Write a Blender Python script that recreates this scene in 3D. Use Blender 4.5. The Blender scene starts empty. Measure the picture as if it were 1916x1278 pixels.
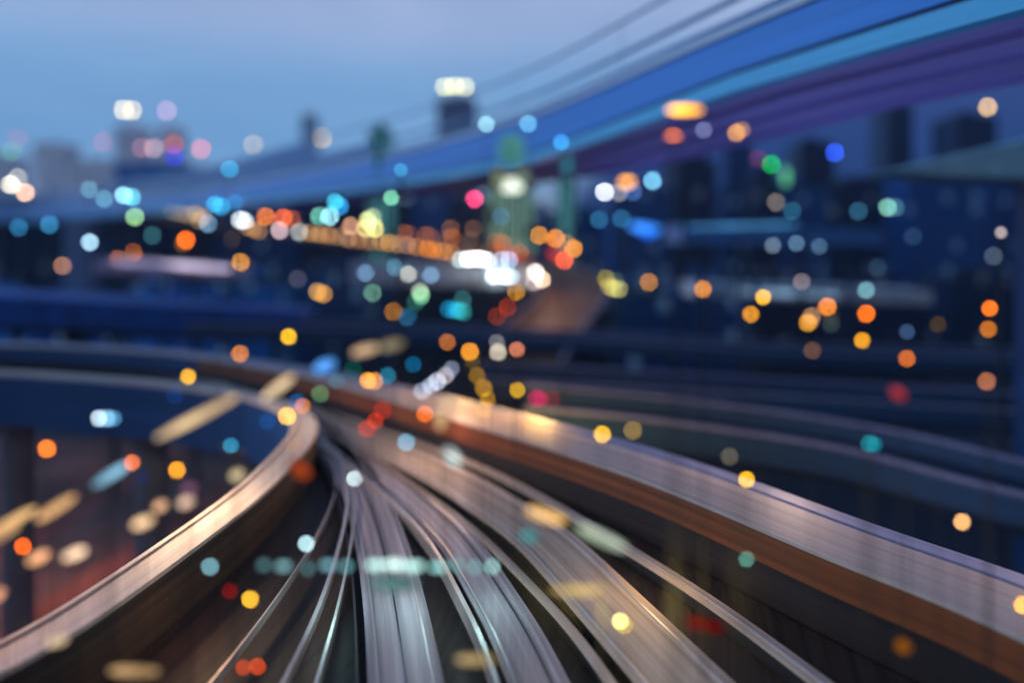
import bpy, bmesh, math, random
from mathutils import Vector

# ------------------------------------------------------------------ camera, sky, sun, exposure
random.seed(7)
sc = bpy.context.scene
COL = sc.collection
F, CX, HY, CAMZ = 1277.3, 958.0, 450.0, 26.0      # focal length, centre, horizon (photo pixels), eye height
cd = bpy.data.cameras.new('camera'); cam = bpy.data.objects.new('camera', cd); COL.objects.link(cam); sc.camera = cam
cam.location = (0, 0, CAMZ); cam.rotation_euler = (math.pi / 2, 0, 0)
cd.lens = 24; cd.sensor_width = 36; cd.shift_y = -(639 - HY) / 1916.0
cd.clip_start = 0.5; cd.clip_end = 6000
FOCUS, BINF = 15.0, 39.0                            # focus distance, blur disc at infinity (photo pixels)
cd.dof.use_dof = True; cd.dof.focus_distance = FOCUS
cd.dof.aperture_fstop = 24.0 / (BINF / 1916 * 36 * FOCUS * 1000 / 24)
sc.cycles.use_denoising = True
sc.cycles.sample_clamp_indirect = 2.0
sc.cycles.max_bounces = 5
sc.view_settings.view_transform = 'Standard'; sc.view_settings.look = 'None'
sc.view_settings.exposure = 0.0; sc.view_settings.gamma = 1.0

wd = bpy.data.worlds.new('World'); sc.world = wd; wd.use_nodes = True
def build_world():
    nt = wd.node_tree; N = nt.nodes; L = nt.links
    bg = N['Background']; out = N['World Output']
    sky = N.new('ShaderNodeTexSky'); sky.sky_type = 'NISHITA'; sky.sun_disc = False
    sky.sun_elevation = math.radians(-3); sky.sun_rotation = math.radians(150)
    L.new(sky.outputs[0], bg.inputs[0]); bg.inputs[1].default_value = 0.05
    tc = N.new('ShaderNodeTexCoord'); sep = N.new('ShaderNodeSeparateXYZ'); L.new(tc.outputs['Generated'], sep.inputs[0])
    # dusk colours by elevation, with a dark violet cloud bank low in the east (to the right)
    r1 = N.new('ShaderNodeValToRGB'); r1.color_ramp.interpolation = 'EASE'
    def ramp(r, stops):
        e = r.color_ramp.elements
        while len(e) > 1: e.remove(e[-1])
        e[0].position, e[0].color = stops[0][0], (*stops[0][1], 1)
        for p, c in stops[1:]:
            n = e.new(p); n.color = (*c, 1)
    ramp(r1, [(0.0, (.05, .11, .20)), (.05, (.31, .46, .69)), (.12, (.21, .45, .79)), (.20, (.22, .45, .78)), (.32, (.37, .50, .78)), (.55, (.10, .22, .45)), (1, (.04, .10, .25))])
    L.new(sep.outputs['Z'], r1.inputs[0])
    # cloud bank: rises towards +X
    nz = N.new('ShaderNodeTexNoise'); nz.inputs['Scale'].default_value = 2.2; nz.inputs['Detail'].default_value = 4
    mp = N.new('ShaderNodeMapping'); mp.inputs['Scale'].default_value = (1, 1, 5); L.new(tc.outputs['Generated'], mp.inputs[0]); L.new(mp.outputs[0], nz.inputs[0])
    def mth(op, a, b):
        m = N.new('ShaderNodeMath'); m.operation = op
        for i, v in enumerate((a, b)):
            if isinstance(v, (int, float)): m.inputs[i].default_value = v
            else: L.new(v, m.inputs[i])
        return m.outputs[0]
    hx = mth('MULTIPLY', sep.outputs['X'], 1.15)                          # bank height grows to the right
    hz = mth('MULTIPLY', sep.outputs['Z'], -1.5)
    v = mth('ADD', hx, hz); v = mth('ADD', v, mth('MULTIPLY', nz.outputs['Fac'], 0.12))
    r2 = N.new('ShaderNodeValToRGB'); ramp(r2, [(.0, (0, 0, 0)), (.10, (1, 1, 1))]); r2.color_ramp.interpolation = 'EASE'; L.new(v, r2.inputs[0])
    mix = N.new('ShaderNodeMix'); mix.data_type = 'RGBA'
    L.new(r2.outputs[0], mix.inputs['Factor']); L.new(r1.outputs[0], mix.inputs[6])
    r3 = N.new('ShaderNodeValToRGB'); ramp(r3, [(0, (.006, .03, .11)), (.12, (.018, .055, .21)), (.3, (.05, .07, .26)), (.6, (.06, .13, .36))]); L.new(sep.outputs['Z'], r3.inputs[0])
    L.new(r3.outputs[0], mix.inputs[7])
    cl = N.new('ShaderNodeTexNoise'); cl.inputs['Scale'].default_value = 3.0; cl.inputs['Detail'].default_value = 6; cl.inputs['Distortion'].default_value = .4
    mp2 = N.new('ShaderNodeMapping'); mp2.inputs['Scale'].default_value = (1, 1, 3.2); L.new(tc.outputs['Generated'], mp2.inputs[0]); L.new(mp2.outputs[0], cl.inputs[0])
    r4 = N.new('ShaderNodeValToRGB'); ramp(r4, [(.35, (.90, .92, .95)), (.7, (1.14, 1.08, 1.05))]); L.new(cl.outputs['Fac'], r4.inputs[0])
    mm = N.new('ShaderNodeMix'); mm.data_type = 'RGBA'; mm.blend_type = 'MULTIPLY'; mm.inputs['Factor'].default_value = 1
    L.new(mix.outputs[2], mm.inputs[6]); L.new(r4.outputs[0], mm.inputs[7])
    wr = N.new('ShaderNodeMapRange'); wr.interpolation_type = 'SMOOTHSTEP'; L.new(sep.outputs['X'], wr.inputs[0])
    wr.inputs[1].default_value = -.63; wr.inputs[2].default_value = -.92; wr.inputs[3].default_value = 1.0; wr.inputs[4].default_value = 5.0
    er = N.new('ShaderNodeMapRange'); er.interpolation_type = 'SMOOTHSTEP'; L.new(sep.outputs['Y'], er.inputs[0])     # night already behind the viewer
    er.inputs[1].default_value = -.55; er.inputs[2].default_value = .30; er.inputs[3].default_value = .36; er.inputs[4].default_value = 1.0
    bg2 = N.new('ShaderNodeBackground'); L.new(mm.outputs[2], bg2.inputs[0]); L.new(mth('MULTIPLY', wr.outputs[0], er.outputs[0]), bg2.inputs[1])
    add = N.new('ShaderNodeAddShader'); L.new(bg.outputs[0], add.inputs[0]); L.new(bg2.outputs[0], add.inputs[1]); L.new(add.outputs[0], out.inputs[0])
build_world()
sd = bpy.data.lights.new('sun', 'SUN'); sun = bpy.data.objects.new('sun', sd); COL.objects.link(sun)
sd.energy = 0.14; sd.angle = math.radians(25); sd.color = (1.0, .72, .62)
sun.rotation_euler = (math.radians(50), 0, math.radians(35))

# ------------------------------------------------------------------ helpers
def lin(h):
    o = []
    for i in (0, 2, 4):
        c = int(h[i:i + 2], 16) / 255
        o.append(c / 12.92 if c <= .04045 else ((c + .055) / 1.055) ** 2.4)
    return o
def P(x, y, Z): return Vector(((x - CX) / F * Z, Z, CAMZ + (HY - y) / F * Z))
def Pz(x, y, z): return P(x, y, F * (CAMZ - z) / (y - HY))

MATS = {}
def mat(name, col, rough=.7, metal=0, noise=.25, scale=.6, streak=False, emit=None, estr=0):
    if name in MATS: return MATS[name]
    m = bpy.data.materials.new(name); m.use_nodes = True
    N = m.node_tree.nodes; L = m.node_tree.links; b = N['Principled BSDF']
    b.inputs['Roughness'].default_value = rough; b.inputs['Metallic'].default_value = metal
    tc = N.new('ShaderNodeTexCoord'); mp = N.new('ShaderNodeMapping'); nz = N.new('ShaderNodeTexNoise')
    nz.inputs['Detail'].default_value = 5
    if streak:                       # wheel polish and rain streaks that run along the guideway (UV: u across, v along, metres)
        L.new(tc.outputs['UV'], mp.inputs[0]); mp.inputs['Scale'].default_value = (3.5, .035, 1); nz.inputs['Scale'].default_value = 1.6
    else:
        L.new(tc.outputs['Object'], mp.inputs[0]); nz.inputs['Scale'].default_value = scale
    L.new(mp.outputs[0], nz.inputs[0])
    r = N.new('ShaderNodeValToRGB'); e = r.color_ramp.elements
    e[0].position = .3; e[1].position = .7
    e[0].color = (*[c * (1 - noise) for c in col], 1); e[1].color = (*[min(1, c * (1 + noise)) for c in col], 1)
    L.new(nz.outputs['Fac'], r.inputs[0]); L.new(r.outputs[0], b.inputs['Base Color'])
    if emit:
        b.inputs['Emission Color'].default_value = (*emit, 1); b.inputs['Emission Strength'].default_value = estr
        m.cycles.emission_sampling = 'NONE'
    MATS[name] = m
    return m
EM = {}
def emat(col, strength):
    k = (tuple(round(c, 3) for c in col), round(strength, 2))
    if k in EM: return EM[k]
    m = bpy.data.materials.new('lamp_glass'); m.use_nodes = True; N = m.node_tree.nodes
    N.remove(N['Principled BSDF']); e = N.new('ShaderNodeEmission')
    e.inputs[0].default_value = (*col, 1); e.inputs[1].default_value = strength
    m.node_tree.links.new(e.outputs[0], N['Material Output'].inputs[0]); m.cycles.emission_sampling = 'NONE'
    EM[k] = m
    return m
def tubemat(col, strength, rnd):
    m = emat(col, strength).copy(); N = m.node_tree.nodes; L = m.node_tree.links; e = next(n for n in N if n.type == 'EMISSION')
    tc = N.new('ShaderNodeTexCoord'); nz = N.new('ShaderNodeTexNoise'); nz.inputs['Scale'].default_value = rnd; nz.inputs['Detail'].default_value = 3
    mr = N.new('ShaderNodeMapRange'); mr.inputs[1].default_value = .3; mr.inputs[2].default_value = .7; mr.inputs[3].default_value = .55 * strength; mr.inputs[4].default_value = 1.45 * strength
    L.new(tc.outputs['Object'], nz.inputs[0]); L.new(nz.outputs['Fac'], mr.inputs[0]); L.new(mr.outputs[0], e.inputs[1]); m.cycles.emission_sampling = 'NONE'
    return m
def tag(o, label=None, cat=None, group=None, kind=None):
    if label: o['label'] = label
    if cat: o['category'] = cat
    if group: o['group'] = group
    if kind: o['kind'] = kind
    return o
def empty(name, loc, label=None, cat=None, group=None):
    o = bpy.data.objects.new(name, None); COL.objects.link(o); o.location = loc; o.empty_display_size = .3
    return tag(o, label, cat, group)
def mesh_obj(name, verts, faces, m, parent=None, uvs=None, smooth=False):
    """verts are in world space; a parented mesh is stored relative to its parent."""
    off = Vector((0, 0, 0)); p = parent
    while p is not None: off = off + Vector(p.location); p = p.parent
    me = bpy.data.meshes.new(name); me.from_pydata([tuple(Vector(v) - off) for v in verts], [], faces)
    if uvs:
        l = me.uv_layers.new(name='UVMap')
        for poly in me.polygons:
            for li in poly.loop_indices: l.data[li].uv = uvs[me.loops[li].vertex_index]
    bm = bmesh.new(); bm.from_mesh(me); bmesh.ops.recalc_face_normals(bm, faces=bm.faces); bm.to_mesh(me); bm.free()
    if smooth:
        for poly in me.polygons: poly.use_smooth = True
    if m: me.materials.append(m)
    o = bpy.data.objects.new(name, me); COL.objects.link(o)
    if parent: o.parent = parent
    return o
class MB:
    def __init__(s): s.v = []; s.f = []
    def add(s, v, f):
        k = len(s.v); s.v += [Vector(q) for q in v]; s.f += [tuple(i + k for i in q) for q in f]; return s
    def box(s, x0, x1, y0, y1, z0, z1):
        return s.add([(x0, y0, z0), (x1, y0, z0), (x1, y1, z0), (x0, y1, z0), (x0, y0, z1), (x1, y0, z1), (x1, y1, z1), (x0, y1, z1)],
                     [(0, 3, 2, 1), (4, 5, 6, 7), (0, 1, 5, 4), (1, 2, 6, 5), (2, 3, 7, 6), (3, 0, 4, 7)])
    def tube(s, a, b, r0, r1=None, n=8):
        a = Vector(a); b = Vector(b); r1 = r0 if r1 is None else r1
        d = (b - a).normalized(); u = d.orthogonal().normalized(); w = d.cross(u)
        v = [p + (u * math.cos(t) + w * math.sin(t)) * r for p, r in ((a, r0), (b, r1)) for t in [2 * math.pi * k / n for k in range(n)]]
        f = [(k, (k + 1) % n, n + (k + 1) % n, n + k) for k in range(n)] + [tuple(range(n))[::-1], tuple(range(n, 2 * n))]
        return s.add(v, f)
    def ball(s, c, r, seg=14, rings=8, sq=(1, 1, 1)):
        c = Vector(c); v = [c + Vector((0, 0, r * sq[2]))]
        for i in range(1, rings):
            t = math.pi * i / rings
            for k in range(seg):
                p = 2 * math.pi * k / seg
                v.append(c + Vector((math.sin(t) * math.cos(p) * sq[0], math.sin(t) * math.sin(p) * sq[1], math.cos(t) * sq[2])) * r)
        v.append(c - Vector((0, 0, r * sq[2]))); f = []
        for k in range(seg):
            f.append((0, 1 + k, 1 + (k + 1) % seg))
            for i in range(rings - 2):
                a = 1 + i * seg; f.append((a + k, a + seg + k, a + seg + (k + 1) % seg, a + (k + 1) % seg))
            a = 1 + (rings - 2) * seg; f.append((a + k, len(v) - 1, a + (k + 1) % seg))
        return s.add(v, f)
    def build(s, name, m, parent=None, smooth=False): return mesh_obj(name, s.v, s.f, m, parent, smooth=smooth)

def spline(pts, n, smooth=0):
    """Catmull-Rom through points, resampled to n points evenly along its length."""
    pts = [Vector(p) for p in pts]
    q = [pts[0] * 2 - pts[1]] + pts + [pts[-1] * 2 - pts[-2]]; d = []
    for i in range(1, len(q) - 2):
        for k in range(16):
            t = k / 16; a, b, c, e = q[i - 1:i + 3]
            d.append(.5 * ((2 * b) + (c - a) * t + (2 * a - 5 * b + 4 * c - e) * t * t + (3 * b - a - 3 * c + e) * t ** 3))
    d.append(pts[-1])
    def res(d, n):
        s = [0]
        for a, b in zip(d, d[1:]): s.append(s[-1] + (b - a).length)
        o = []; j = 0
        for k in range(n):
            t = s[-1] * k / (n - 1)
            while j < len(s) - 2 and s[j + 1] < t: j += 1
            o.append(d[j].lerp(d[j + 1], (t - s[j]) / max(1e-9, s[j + 1] - s[j])))
        return o
    d = res(d, n)
    for _ in range(smooth): d = [d[0]] + [(a + 2 * b + c) / 4 for a, b, c in zip(d, d[1:], d[2:])] + [d[-1]]
    return res(d, n)
def sidewise(path):
    """Unit vectors to the right of the way the path runs, level."""
    o = []
    for i in range(len(path)):
        t = path[min(i + 1, len(path) - 1)] - path[max(i - 1, 0)]; t.z = 0; t.normalize(); o.append(Vector((t.y, -t.x, 0)))
    return o
def sweep(name, path, prof, m, parent=None, closed=True):
    """prof: list of (offset to the right, height offset), or a function of the index that gives it. UV: metres across, metres along."""
    sd_ = sidewise(path); v = []; uv = []; f = []; n = None; s = 0
    for i, p in enumerate(path):
        if i: s += (p - path[i - 1]).length
        pr = prof(i) if callable(prof) else prof; n = len(pr); acc = 0
        for k, (a, h) in enumerate(pr):
            if k: acc += math.hypot(a - pr[k - 1][0], h - pr[k - 1][1])
            v.append(p + sd_[i] * a + Vector((0, 0, h))); uv.append((acc, s))
    for i in range(len(path) - 1):
        for k in range(n if closed else n - 1):
            f.append((i * n + k, i * n + (k + 1) % n, (i + 1) * n + (k + 1) % n, (i + 1) * n + k))
    if closed: f += [tuple(range(n))[::-1], tuple(range(len(v) - n, len(v)))]
    return mesh_obj(name, v, f, m, parent, uvs=uv)
def rect(w, h0, h1): return [(-w / 2, h0), (-w / 2, h1), (w / 2, h1), (w / 2, h0)]

# ------------------------------------------------------------------ ground
gm = mat('night_ground', (.018, .028, .05), .9, noise=.5, scale=.05)
tag(MB().add([(-3000, -300, 0), (3000, -300, 0), (3000, 4500, 0), (-3000, 4500, 0)], [(0, 1, 2, 3)]).build('ground', gm), kind='structure')
pm = mat('red_brown_paving', (.26, .09, .06), .8, noise=.6, scale=.12)
pl = [P(-700, 1300, 1)]
yard = [Pz(x, y, .01) for x, y in ((-900, 1500), (620, 1500), (640, 1050), (470, 900), (330, 830), (-500, 800))]
tag(MB().add(yard, [tuple(range(6))]).build('courtyard_ground', pm), kind='structure')
rm = mat('inner_road_asphalt', (.13, .075, .06), .6, noise=.4, scale=.3)
ra, rb = Pz(-200, 1230, .02), Pz(420, 860, .02); rd = (rb - ra).normalized(); rs = Vector((rd.y, -rd.x, 0))
tag(MB().add([ra - rs * 4, ra + rs * 4, rb + rs * 4, rb - rs * 4], [(0, 1, 2, 3)]).build('inner_road', rm), kind='structure')

# ------------------------------------------------------------------ the curved guideway
DZ = 18.0                                             # top of the running strips
def track_path(px, z, n=150, ext=16, smooth=4):
    w = [Pz(x, y, z) for x, y in px]
    d = (w[0] - w[1]).normalized(); d2 = (w[1] - w[2]).normalized()
    w = [w[0] + d * ext + (d - d2) * ext * .6, w[0] + d * ext * .5 + (d - d2) * ext * .15] + w
    return spline(w, n, smooth)
S1 = [(760, 1278), (744, 1163), (728, 1073), (706, 988), (686, 930), (660, 880), (628, 835), (590, 800), (545, 768), (480, 738), (380, 712), (250, 694), (0, 678), (-500, 668)]
S2 = [(1008, 1278), (962, 1178), (912, 1098), (868, 1026), (812, 966), (752, 914), (694, 872), (645, 838), (600, 806), (553, 768), (485, 733), (385, 706), (255, 689), (0, 673), (-500, 663)]
S3 = [(1130, 1260), (1080, 1190), (970, 1073), (885, 990), (820, 942), (760, 900), (700, 862), (650, 832), (604, 803), (556, 764), (488, 729), (388, 702), (256, 685), (0, 669), (-500, 659)]
S4 = [(1282, 1278), (1167, 1158), (1080, 1068), (1005, 995), (930, 948), (880, 915), (780, 862), (700, 828), (640, 806), (590, 785), (540, 752), (490, 725), (390, 697), (258, 680), (0, 664), (-500, 654)]
S5 = [(1519, 1268), (1330, 1128), (1180, 1033), (1070, 966), (980, 915), (880, 868), (790, 832), (700, 800), (620, 768), (560, 738), (495, 716), (392, 691), (260, 674), (0, 658), (-500, 648)]
S6 = [(1826, 1278), (1751, 1238), (1651, 1188), (1526, 1128), (1380, 1043), (1270, 988), (1130, 923), (1030, 878), (900, 828), (800, 792), (700, 762), (620, 735), (560, 716), (500, 702), (395, 681), (262, 666), (0, 651), (-500, 641)]
S7 = [(1916, 1193), (1776, 1128), (1576, 1053), (1330, 948), (1180, 888), (1030, 838), (880, 793), (800, 768), (720, 745), (640, 722), (570, 703), (500, 690), (395, 672), (262, 658), (0, 645), (-500, 636)]
SP = [(0, 1203), (50, 1178), (200, 1083), (325, 998), (425, 928), (508, 853), (545, 810), (549, 789), (520, 768), (480, 752), (425, 739), (350, 728), (250, 717), (100, 706), (0, 700), (-500, 684)]
RA = [(535, 1278), (590, 1163), (625, 1063), (645, 985), (652, 925), (640, 880), (612, 838), (580, 802), (536, 771), (474, 742), (376, 716), (248, 698), (0, 682), (-500, 672)]
RB = [(595, 1278), (628, 1163), (650, 1063), (662, 985), (662, 925), (646, 878), (618, 836), (584, 801), (539, 769.5), (477, 740), (378, 714), (249, 696), (0, 680), (-500, 670)]
RC = [(400, 1278), (470, 1190), (560, 1063), (604, 985), (628, 925), (626, 882), (604, 840), (575, 804), (533, 772.5), (471, 744), (374, 718), (247, 700), (0, 684), (-500, 674)]
RD = [(686, 1278), (683, 1163), (678, 1073), (668, 988), (656, 930)] 
M_strip = mat('running_concrete', (.48, .43, .48), .5, noise=.5, streak=True)
M_warmc = mat('warm_concrete', (.58, .47, .38), .55, noise=.45, streak=True)
M_rail = mat('polished_rail', (.66, .62, .60), .42, metal=.55, noise=.2, streak=True)
M_dark = mat('dark_steel', (.02, .02, .025), .5, noise=.4)
M_beam = mat('black_beam', (.012, .010, .012), .7, noise=.4)
M_deck = mat('dark_deck', (.030, .019, .013), .65, noise=.7, streak=True)
M_cream = mat('cream_parapet', (.64, .55, .48), .6, noise=.22, streak=True)
M_navyp = mat('navy_girder_paint', (.01, .06, .20), .5, noise=.3, streak=True)
M_pink = mat('pinkish_walkway', (.62, .49, .42), .6, noise=.25, streak=True)
M_glow = mat('orange_glow_wall', (.24, .06, .012), .6, noise=.55, streak=True)  # orange lamp glow on the wall put into its base colour
M_lilac = mat('lilac_kerb', (.33, .35, .52), .6, noise=.3, streak=True)

p1, p2, p3, p4, p5, p6 = [track_path(s, DZ) for s in (S1, S2, S3, S4, S5, S6)]
pA, pB, pC = [track_path(s, DZ) for s in (RA, RB, RC)]
p7 = track_path(S7, DZ + 1.4); pp = track_path(SP, DZ + 1.0, smooth=8)
# deck sheet between the two parapets
def deck():
    n = 150; v = []; f = []; uv = []; K = 9
    s = 0
    for i in range(n):
        a = pp[i]; b = p7[i]; w = (b - a).length
        if i: s += (p4[i] - p4[i - 1]).length
        for k in range(K):
            q = a.lerp(b, k / (K - 1)); q.z = DZ - .35; v.append(q); uv.append((w * k / (K - 1), s))
    for i in range(n - 1):
        for k in range(K - 1): f.append((i * K + k, (i + 1) * K + k, (i + 1) * K + k + 1, i * K + k + 1))
    top = len(v); v += [q - Vector((0, 0, .9)) for q in v]; uv += uv[:]
    f += [tuple(top + j for j in q)[::-1] for q in f[:]]
    return tag(mesh_obj('guideway_deck', v, f, M_deck, uvs=uv), kind='structure')
deck()
def line_thing(name, label, cat, base):
    return empty(name, base, label, cat)
tr = line_thing('guideway_track', 'left guideway track of two lilac concrete running strips that curve away to the left', 'track', p1[10])
sweep('running_strip', p1, rect(1.35, -.05, 0), M_strip, tr); sweep('beam', p1, rect(1.2, -.33, -.052), M_beam, tr)
sweep('running_strip', p2, rect(1.1, -.05, 0), M_strip, tr); sweep('beam', p2, rect(.95, -.33, -.052), M_beam, tr)
for off, pth, w in ((-.5, p1, .05), (.48, p1, .05), (-.42, p2, .05), (.38, p2, .05), (0, p1, .03), (.22, p2, .025)):
    sweep('inlaid_rail', pth, [(a + off, h) for a, h in rect(w, -.01, .03)], M_rail if w > .04 else M_dark, tr)
sweep('guide_rail', p2, [(a - .78, h) for a, h in rect(.10, -.2, .16)], M_rail, tr)
sweep('guide_rail', p1, [(a - .86, h) for a, h in rect(.05, -.33, .1)], M_dark, tr)
pr = line_thing('power_rail', 'pale thin twin power rails left of the running strips, bending past the wall', 'rail', pA[10])
for q, w in ((pA, .09), (pB, .06)): sweep('rail', q, rect(w, -.1, .12), M_rail, pr)
sweep('rail', pC, rect(.04, -.1, .08), M_rail, pr)
tr2 = line_thing('guideway_track', 'right guideway track with one wide beige strip and a thin rail on its left', 'track', p4[10])
sweep('running_strip', p4, rect(1.7, -.05, 0), M_warmc, tr2); sweep('beam', p4, rect(1.55, -.33, -.052), M_beam, tr2)
sweep('guide_rail', p3, rect(.2, -.04, .03), M_warmc, tr2); sweep('beam', p3, rect(.12, -.33, -.042), M_beam, tr2)
for off, w in ((-.66, .05), (.62, .05)):
    sweep('inlaid_rail', p4, [(a + off, h) for a, h in rect(w, -.01, .03)], M_rail if w > .04 else M_dark, tr2)
kb = line_thing('kerb_wall', 'low grey kerb wall between the wide beige strip and the thin outer rail', 'kerb', p5[10])
sweep('kerb', p5, rect(.36, -.02, .05), M_warmc, kb); sweep('beam', p5, rect(.28, -.33, -.022), M_beam, kb); sweep('coping', p5, [(a, h) for a, h in rect(.08, .052, .08)], M_rail, kb)
orl = line_thing('power_rail', 'single thin pale outer rail running beside the wall tinted with orange glow', 'rail', p6[10])
sweep('rail', p6, rect(.13, -.15, .12), M_rail, orl); sweep('cable_tray', p6, [(a + .55, h) for a, h in rect(.4, -.33, -.2)], M_glow, orl)
wk = line_thing('outer_parapet', 'outer parapet with broad pinkish top and inner face tinted with orange lamp glow along the right', 'parapet', p7[10])
def wtop(i): return 1.7 if i < 55 else max(.5, 1.7 - (i - 55) * .035)
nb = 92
M_foot = mat('black_brown_foot', (.020, .012, .012), .6, noise=.5, streak=True)  # lower wall painted dark where the orange glow ends
sweep('wall', p7[:nb], [(0, -.8), (0, -.08), (.5, -.08), (.5, -.8)], M_glow, wk)
sweep('wall', p7[nb - 1:], [(0, -.95), (0, -.08), (.4, -.08), (.4, -.95)], M_navyp, wk)
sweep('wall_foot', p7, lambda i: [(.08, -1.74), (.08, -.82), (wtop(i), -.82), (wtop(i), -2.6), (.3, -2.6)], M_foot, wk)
sweep('coping', p7, lambda i: [(-.04, -.08), (-.04, .0), (wtop(i) + .05, .0), (wtop(i) + .05, -.08)], M_pink, wk)
sweep('outer_kerb', p7, lambda i: [(wtop(i) + .25, -.5), (wtop(i) + .25, -.02), (wtop(i) + .75, -.02), (wtop(i) + .75, -.5)], M_lilac, wk)
ip = line_thing('inner_parapet', 'cream topped inner parapet that bends sharply at the tip of the loop', 'parapet', pp[10])
sweep('coping', pp, [(-.03, -.1), (-.03, 0), (.95, 0), (.95, -.1)], M_cream, ip)
sweep('wall', pp, [(0, -2.7), (0, -.1), (.3, -.1), (.3, -2.7)], M_navyp, ip)
sweep('inner_wall', pp, [(.303, -1.36), (.303, -.1), (.92, -.1), (.92, -1.36)], mat('brown_black_wall', (.045, .032, .024), .6, noise=.6, streak=True), ip)
sweep('handrail', pp, [(a + .15, h) for a, h in rect(.06, .0, .06)], M_pink, ip)
# columns under the ring
cm = mat('grey_column', (.16, .17, .2), .8)
for i in (38, 62, 78, 94, 112):
    q = pp[i].lerp(p7[i], .4)
    c = empty('guideway_column', (q.x, q.y, 0), 'round concrete column carrying the curved guideway deck', 'column', 'columns under the guideway ring')
    MB().tube((q.x, q.y, 0), (q.x, q.y, 15.2), .8, .8, 16).build('shaft', cm, c)
    MB().tube((q.x, q.y, 15.2), (q.x, q.y, 16.7), .8, 1.9, 16).build('capital', cm, c)

# ------------------------------------------------------------------ the elevated viaduct overhead
L3 = [(1505, 0), (1280, 95), (1190, 135), (1090, 178), (990, 218), (890, 248), (790, 275), (640, 308), (500, 335), (360, 358), (180, 377), (0, 392)]
HV = 8.7
vw = [P(x, y, F * HV / (HY - y)) for x, y in L3]
d0 = (vw[0] - vw[2]).normalized(); vw = [vw[0] + d0 * 40 + Vector((14, 6, 0)), vw[0] + d0 * 20 + Vector((3, 1, 0)), vw[0] + d0 * 9 + Vector((.6, 0, 0))] + vw + [vw[-1] + Vector((-120, 25, 0))]
vp = spline(vw, 170, 3)
def vdepth(i):                                       # girder depth below the coping
    Z = vp[i].y
    return 2.55 if Z < 28 else 2.55 + min(1, (Z - 28) / 20) * .75 if Z < 60 else 3.3
M_fas = mat('blue_fascia_paint', (.022, .28, .80), .45, noise=.16, streak=True)
M_lip = mat('lit_blue_lip', (.10, .60, .95), .45, noise=.15, streak=True)  # lighter than the fascia: its brighter lit slope is in the colour
M_cop = mat('pale_coping', (.80, .84, .92), .5, noise=.15, streak=True)
M_sof = mat('violet_lit_soffit', (.40, .42, .92), .6, noise=.25, streak=True)  # violet lamp light from below put into the base colour
M_bar = mat('blue_barrier', (.008, .12, .40), .5, noise=.2, streak=True)
vd = line_thing('elevated_viaduct', 'blue steel viaduct curving overhead from the top right to the far left', 'viaduct', vp[20])
sweep('fascia', vp, lambda i: [(0, -.145), (0, -vdepth(i) + .85), (.3, -vdepth(i) + .85), (.3, -.145)], M_fas, vd)
sweep('shadow_groove', vp, lambda i: [(.12, -vdepth(i) + .85), (.12, -vdepth(i) + .66), (.3, -vdepth(i) + .66), (.3, -vdepth(i) + .85)], mat('groove_shade', (.03, .04, .10), .6), vd)  # dark colour paints the shade inside the gap
sweep('lower_lip', vp, lambda i: [(-.06, -vdepth(i) + .66), (-.06, -vdepth(i)), (.6, -vdepth(i)), (.6, -vdepth(i) + .66)], M_lip, vd)
sweep('coping', vp, [(-.2, -.14), (-.2, .14), (.35, .14), (.35, -.14)], M_cop, vd)
sweep('soffit', vp, lambda i: [(.6, -vdepth(i) + .25), (.6, -.3), (9.6, -.3), (9.6, -vdepth(i) + .25)], M_sof, vd)
for off in (2.6, 5.4, 8.6):
    sweep('girder', vp, lambda i: [(off, -vdepth(i) - .05), (off, -vdepth(i) + .25), (off + .5, -vdepth(i) + .25), (off + .5, -vdepth(i) - .05)], M_sof, vd)
bf = line_thing('safety_barrier', 'thin blue railing with pipes on top of the elevated viaduct', 'barrier', vp[20])
def hz(i): return min(1.0, max(0, (vp[i].y - 30) / 50))
M_pipe = mat('blue_pipe', (.035, .17, .38), .4, noise=.15, streak=True)
sweep('rail', vp, lambda i: [(a + .1, h + 1.3 + .3 * hz(i)) for a, h in rect(.16, -.09, .09)], M_pipe, bf)
sweep('rail', vp, lambda i: [(a + .1, h + 1.42 + .3 * hz(i)) for a, h in rect(.04, -.02, .02)], M_pipe, bf)
sweep('rail', vp, lambda i: [(a + .1, h + 2.95 + .9 * hz(i)) for a, h in rect(.12, -.07, .07)], M_pipe, bf)
sweep('rail', vp, lambda i: [(a + .05, h + .3) for a, h in rect(.12, -.10, .22)], M_pipe, bf)
i0 = next(i for i in range(170) if vp[i].y > 70)
for k in range(0, i0, 6):
    MB().tube(vp[k] + Vector((.1, 0, 0)), vp[k] + Vector((.1, 0, 2.95 + .9 * hz(k))), .02, .015, 6).build('post', M_pipe, bf)
bs = vp[i0:]
sweep('panel', bs, [(.02, .05), (.02, 1.6), (.18, 1.6), (.18, .05)], M_bar, bf)
i1 = next(i for i in range(170) if vp[i].y > 84)
sweep('panel', vp[i1:], [(.04, 1.75), (.04, 3.7), (.16, 3.7), (.16, 1.75)], M_bar, bf)
# pier, far left
M_pier = mat('blue_grey_pier', (.16, .28, .46), .7, noise=.2)
q = P(152, 420, 150); pv = empty('viaduct_pier', (q.x, q.y, 0), 'pale blue square pier carrying the far left of the elevated viaduct', 'pier')
MB().box(q.x - 2.6, q.x + 2.6, q.y - 2, q.y + 2, 0, 29.5).build('shaft', M_pier, pv)
MB().box(q.x - 5, q.x + 5, q.y - 2.4, q.y + 2.4, 29.5, 31).build('crosshead', M_pier, pv)

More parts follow.
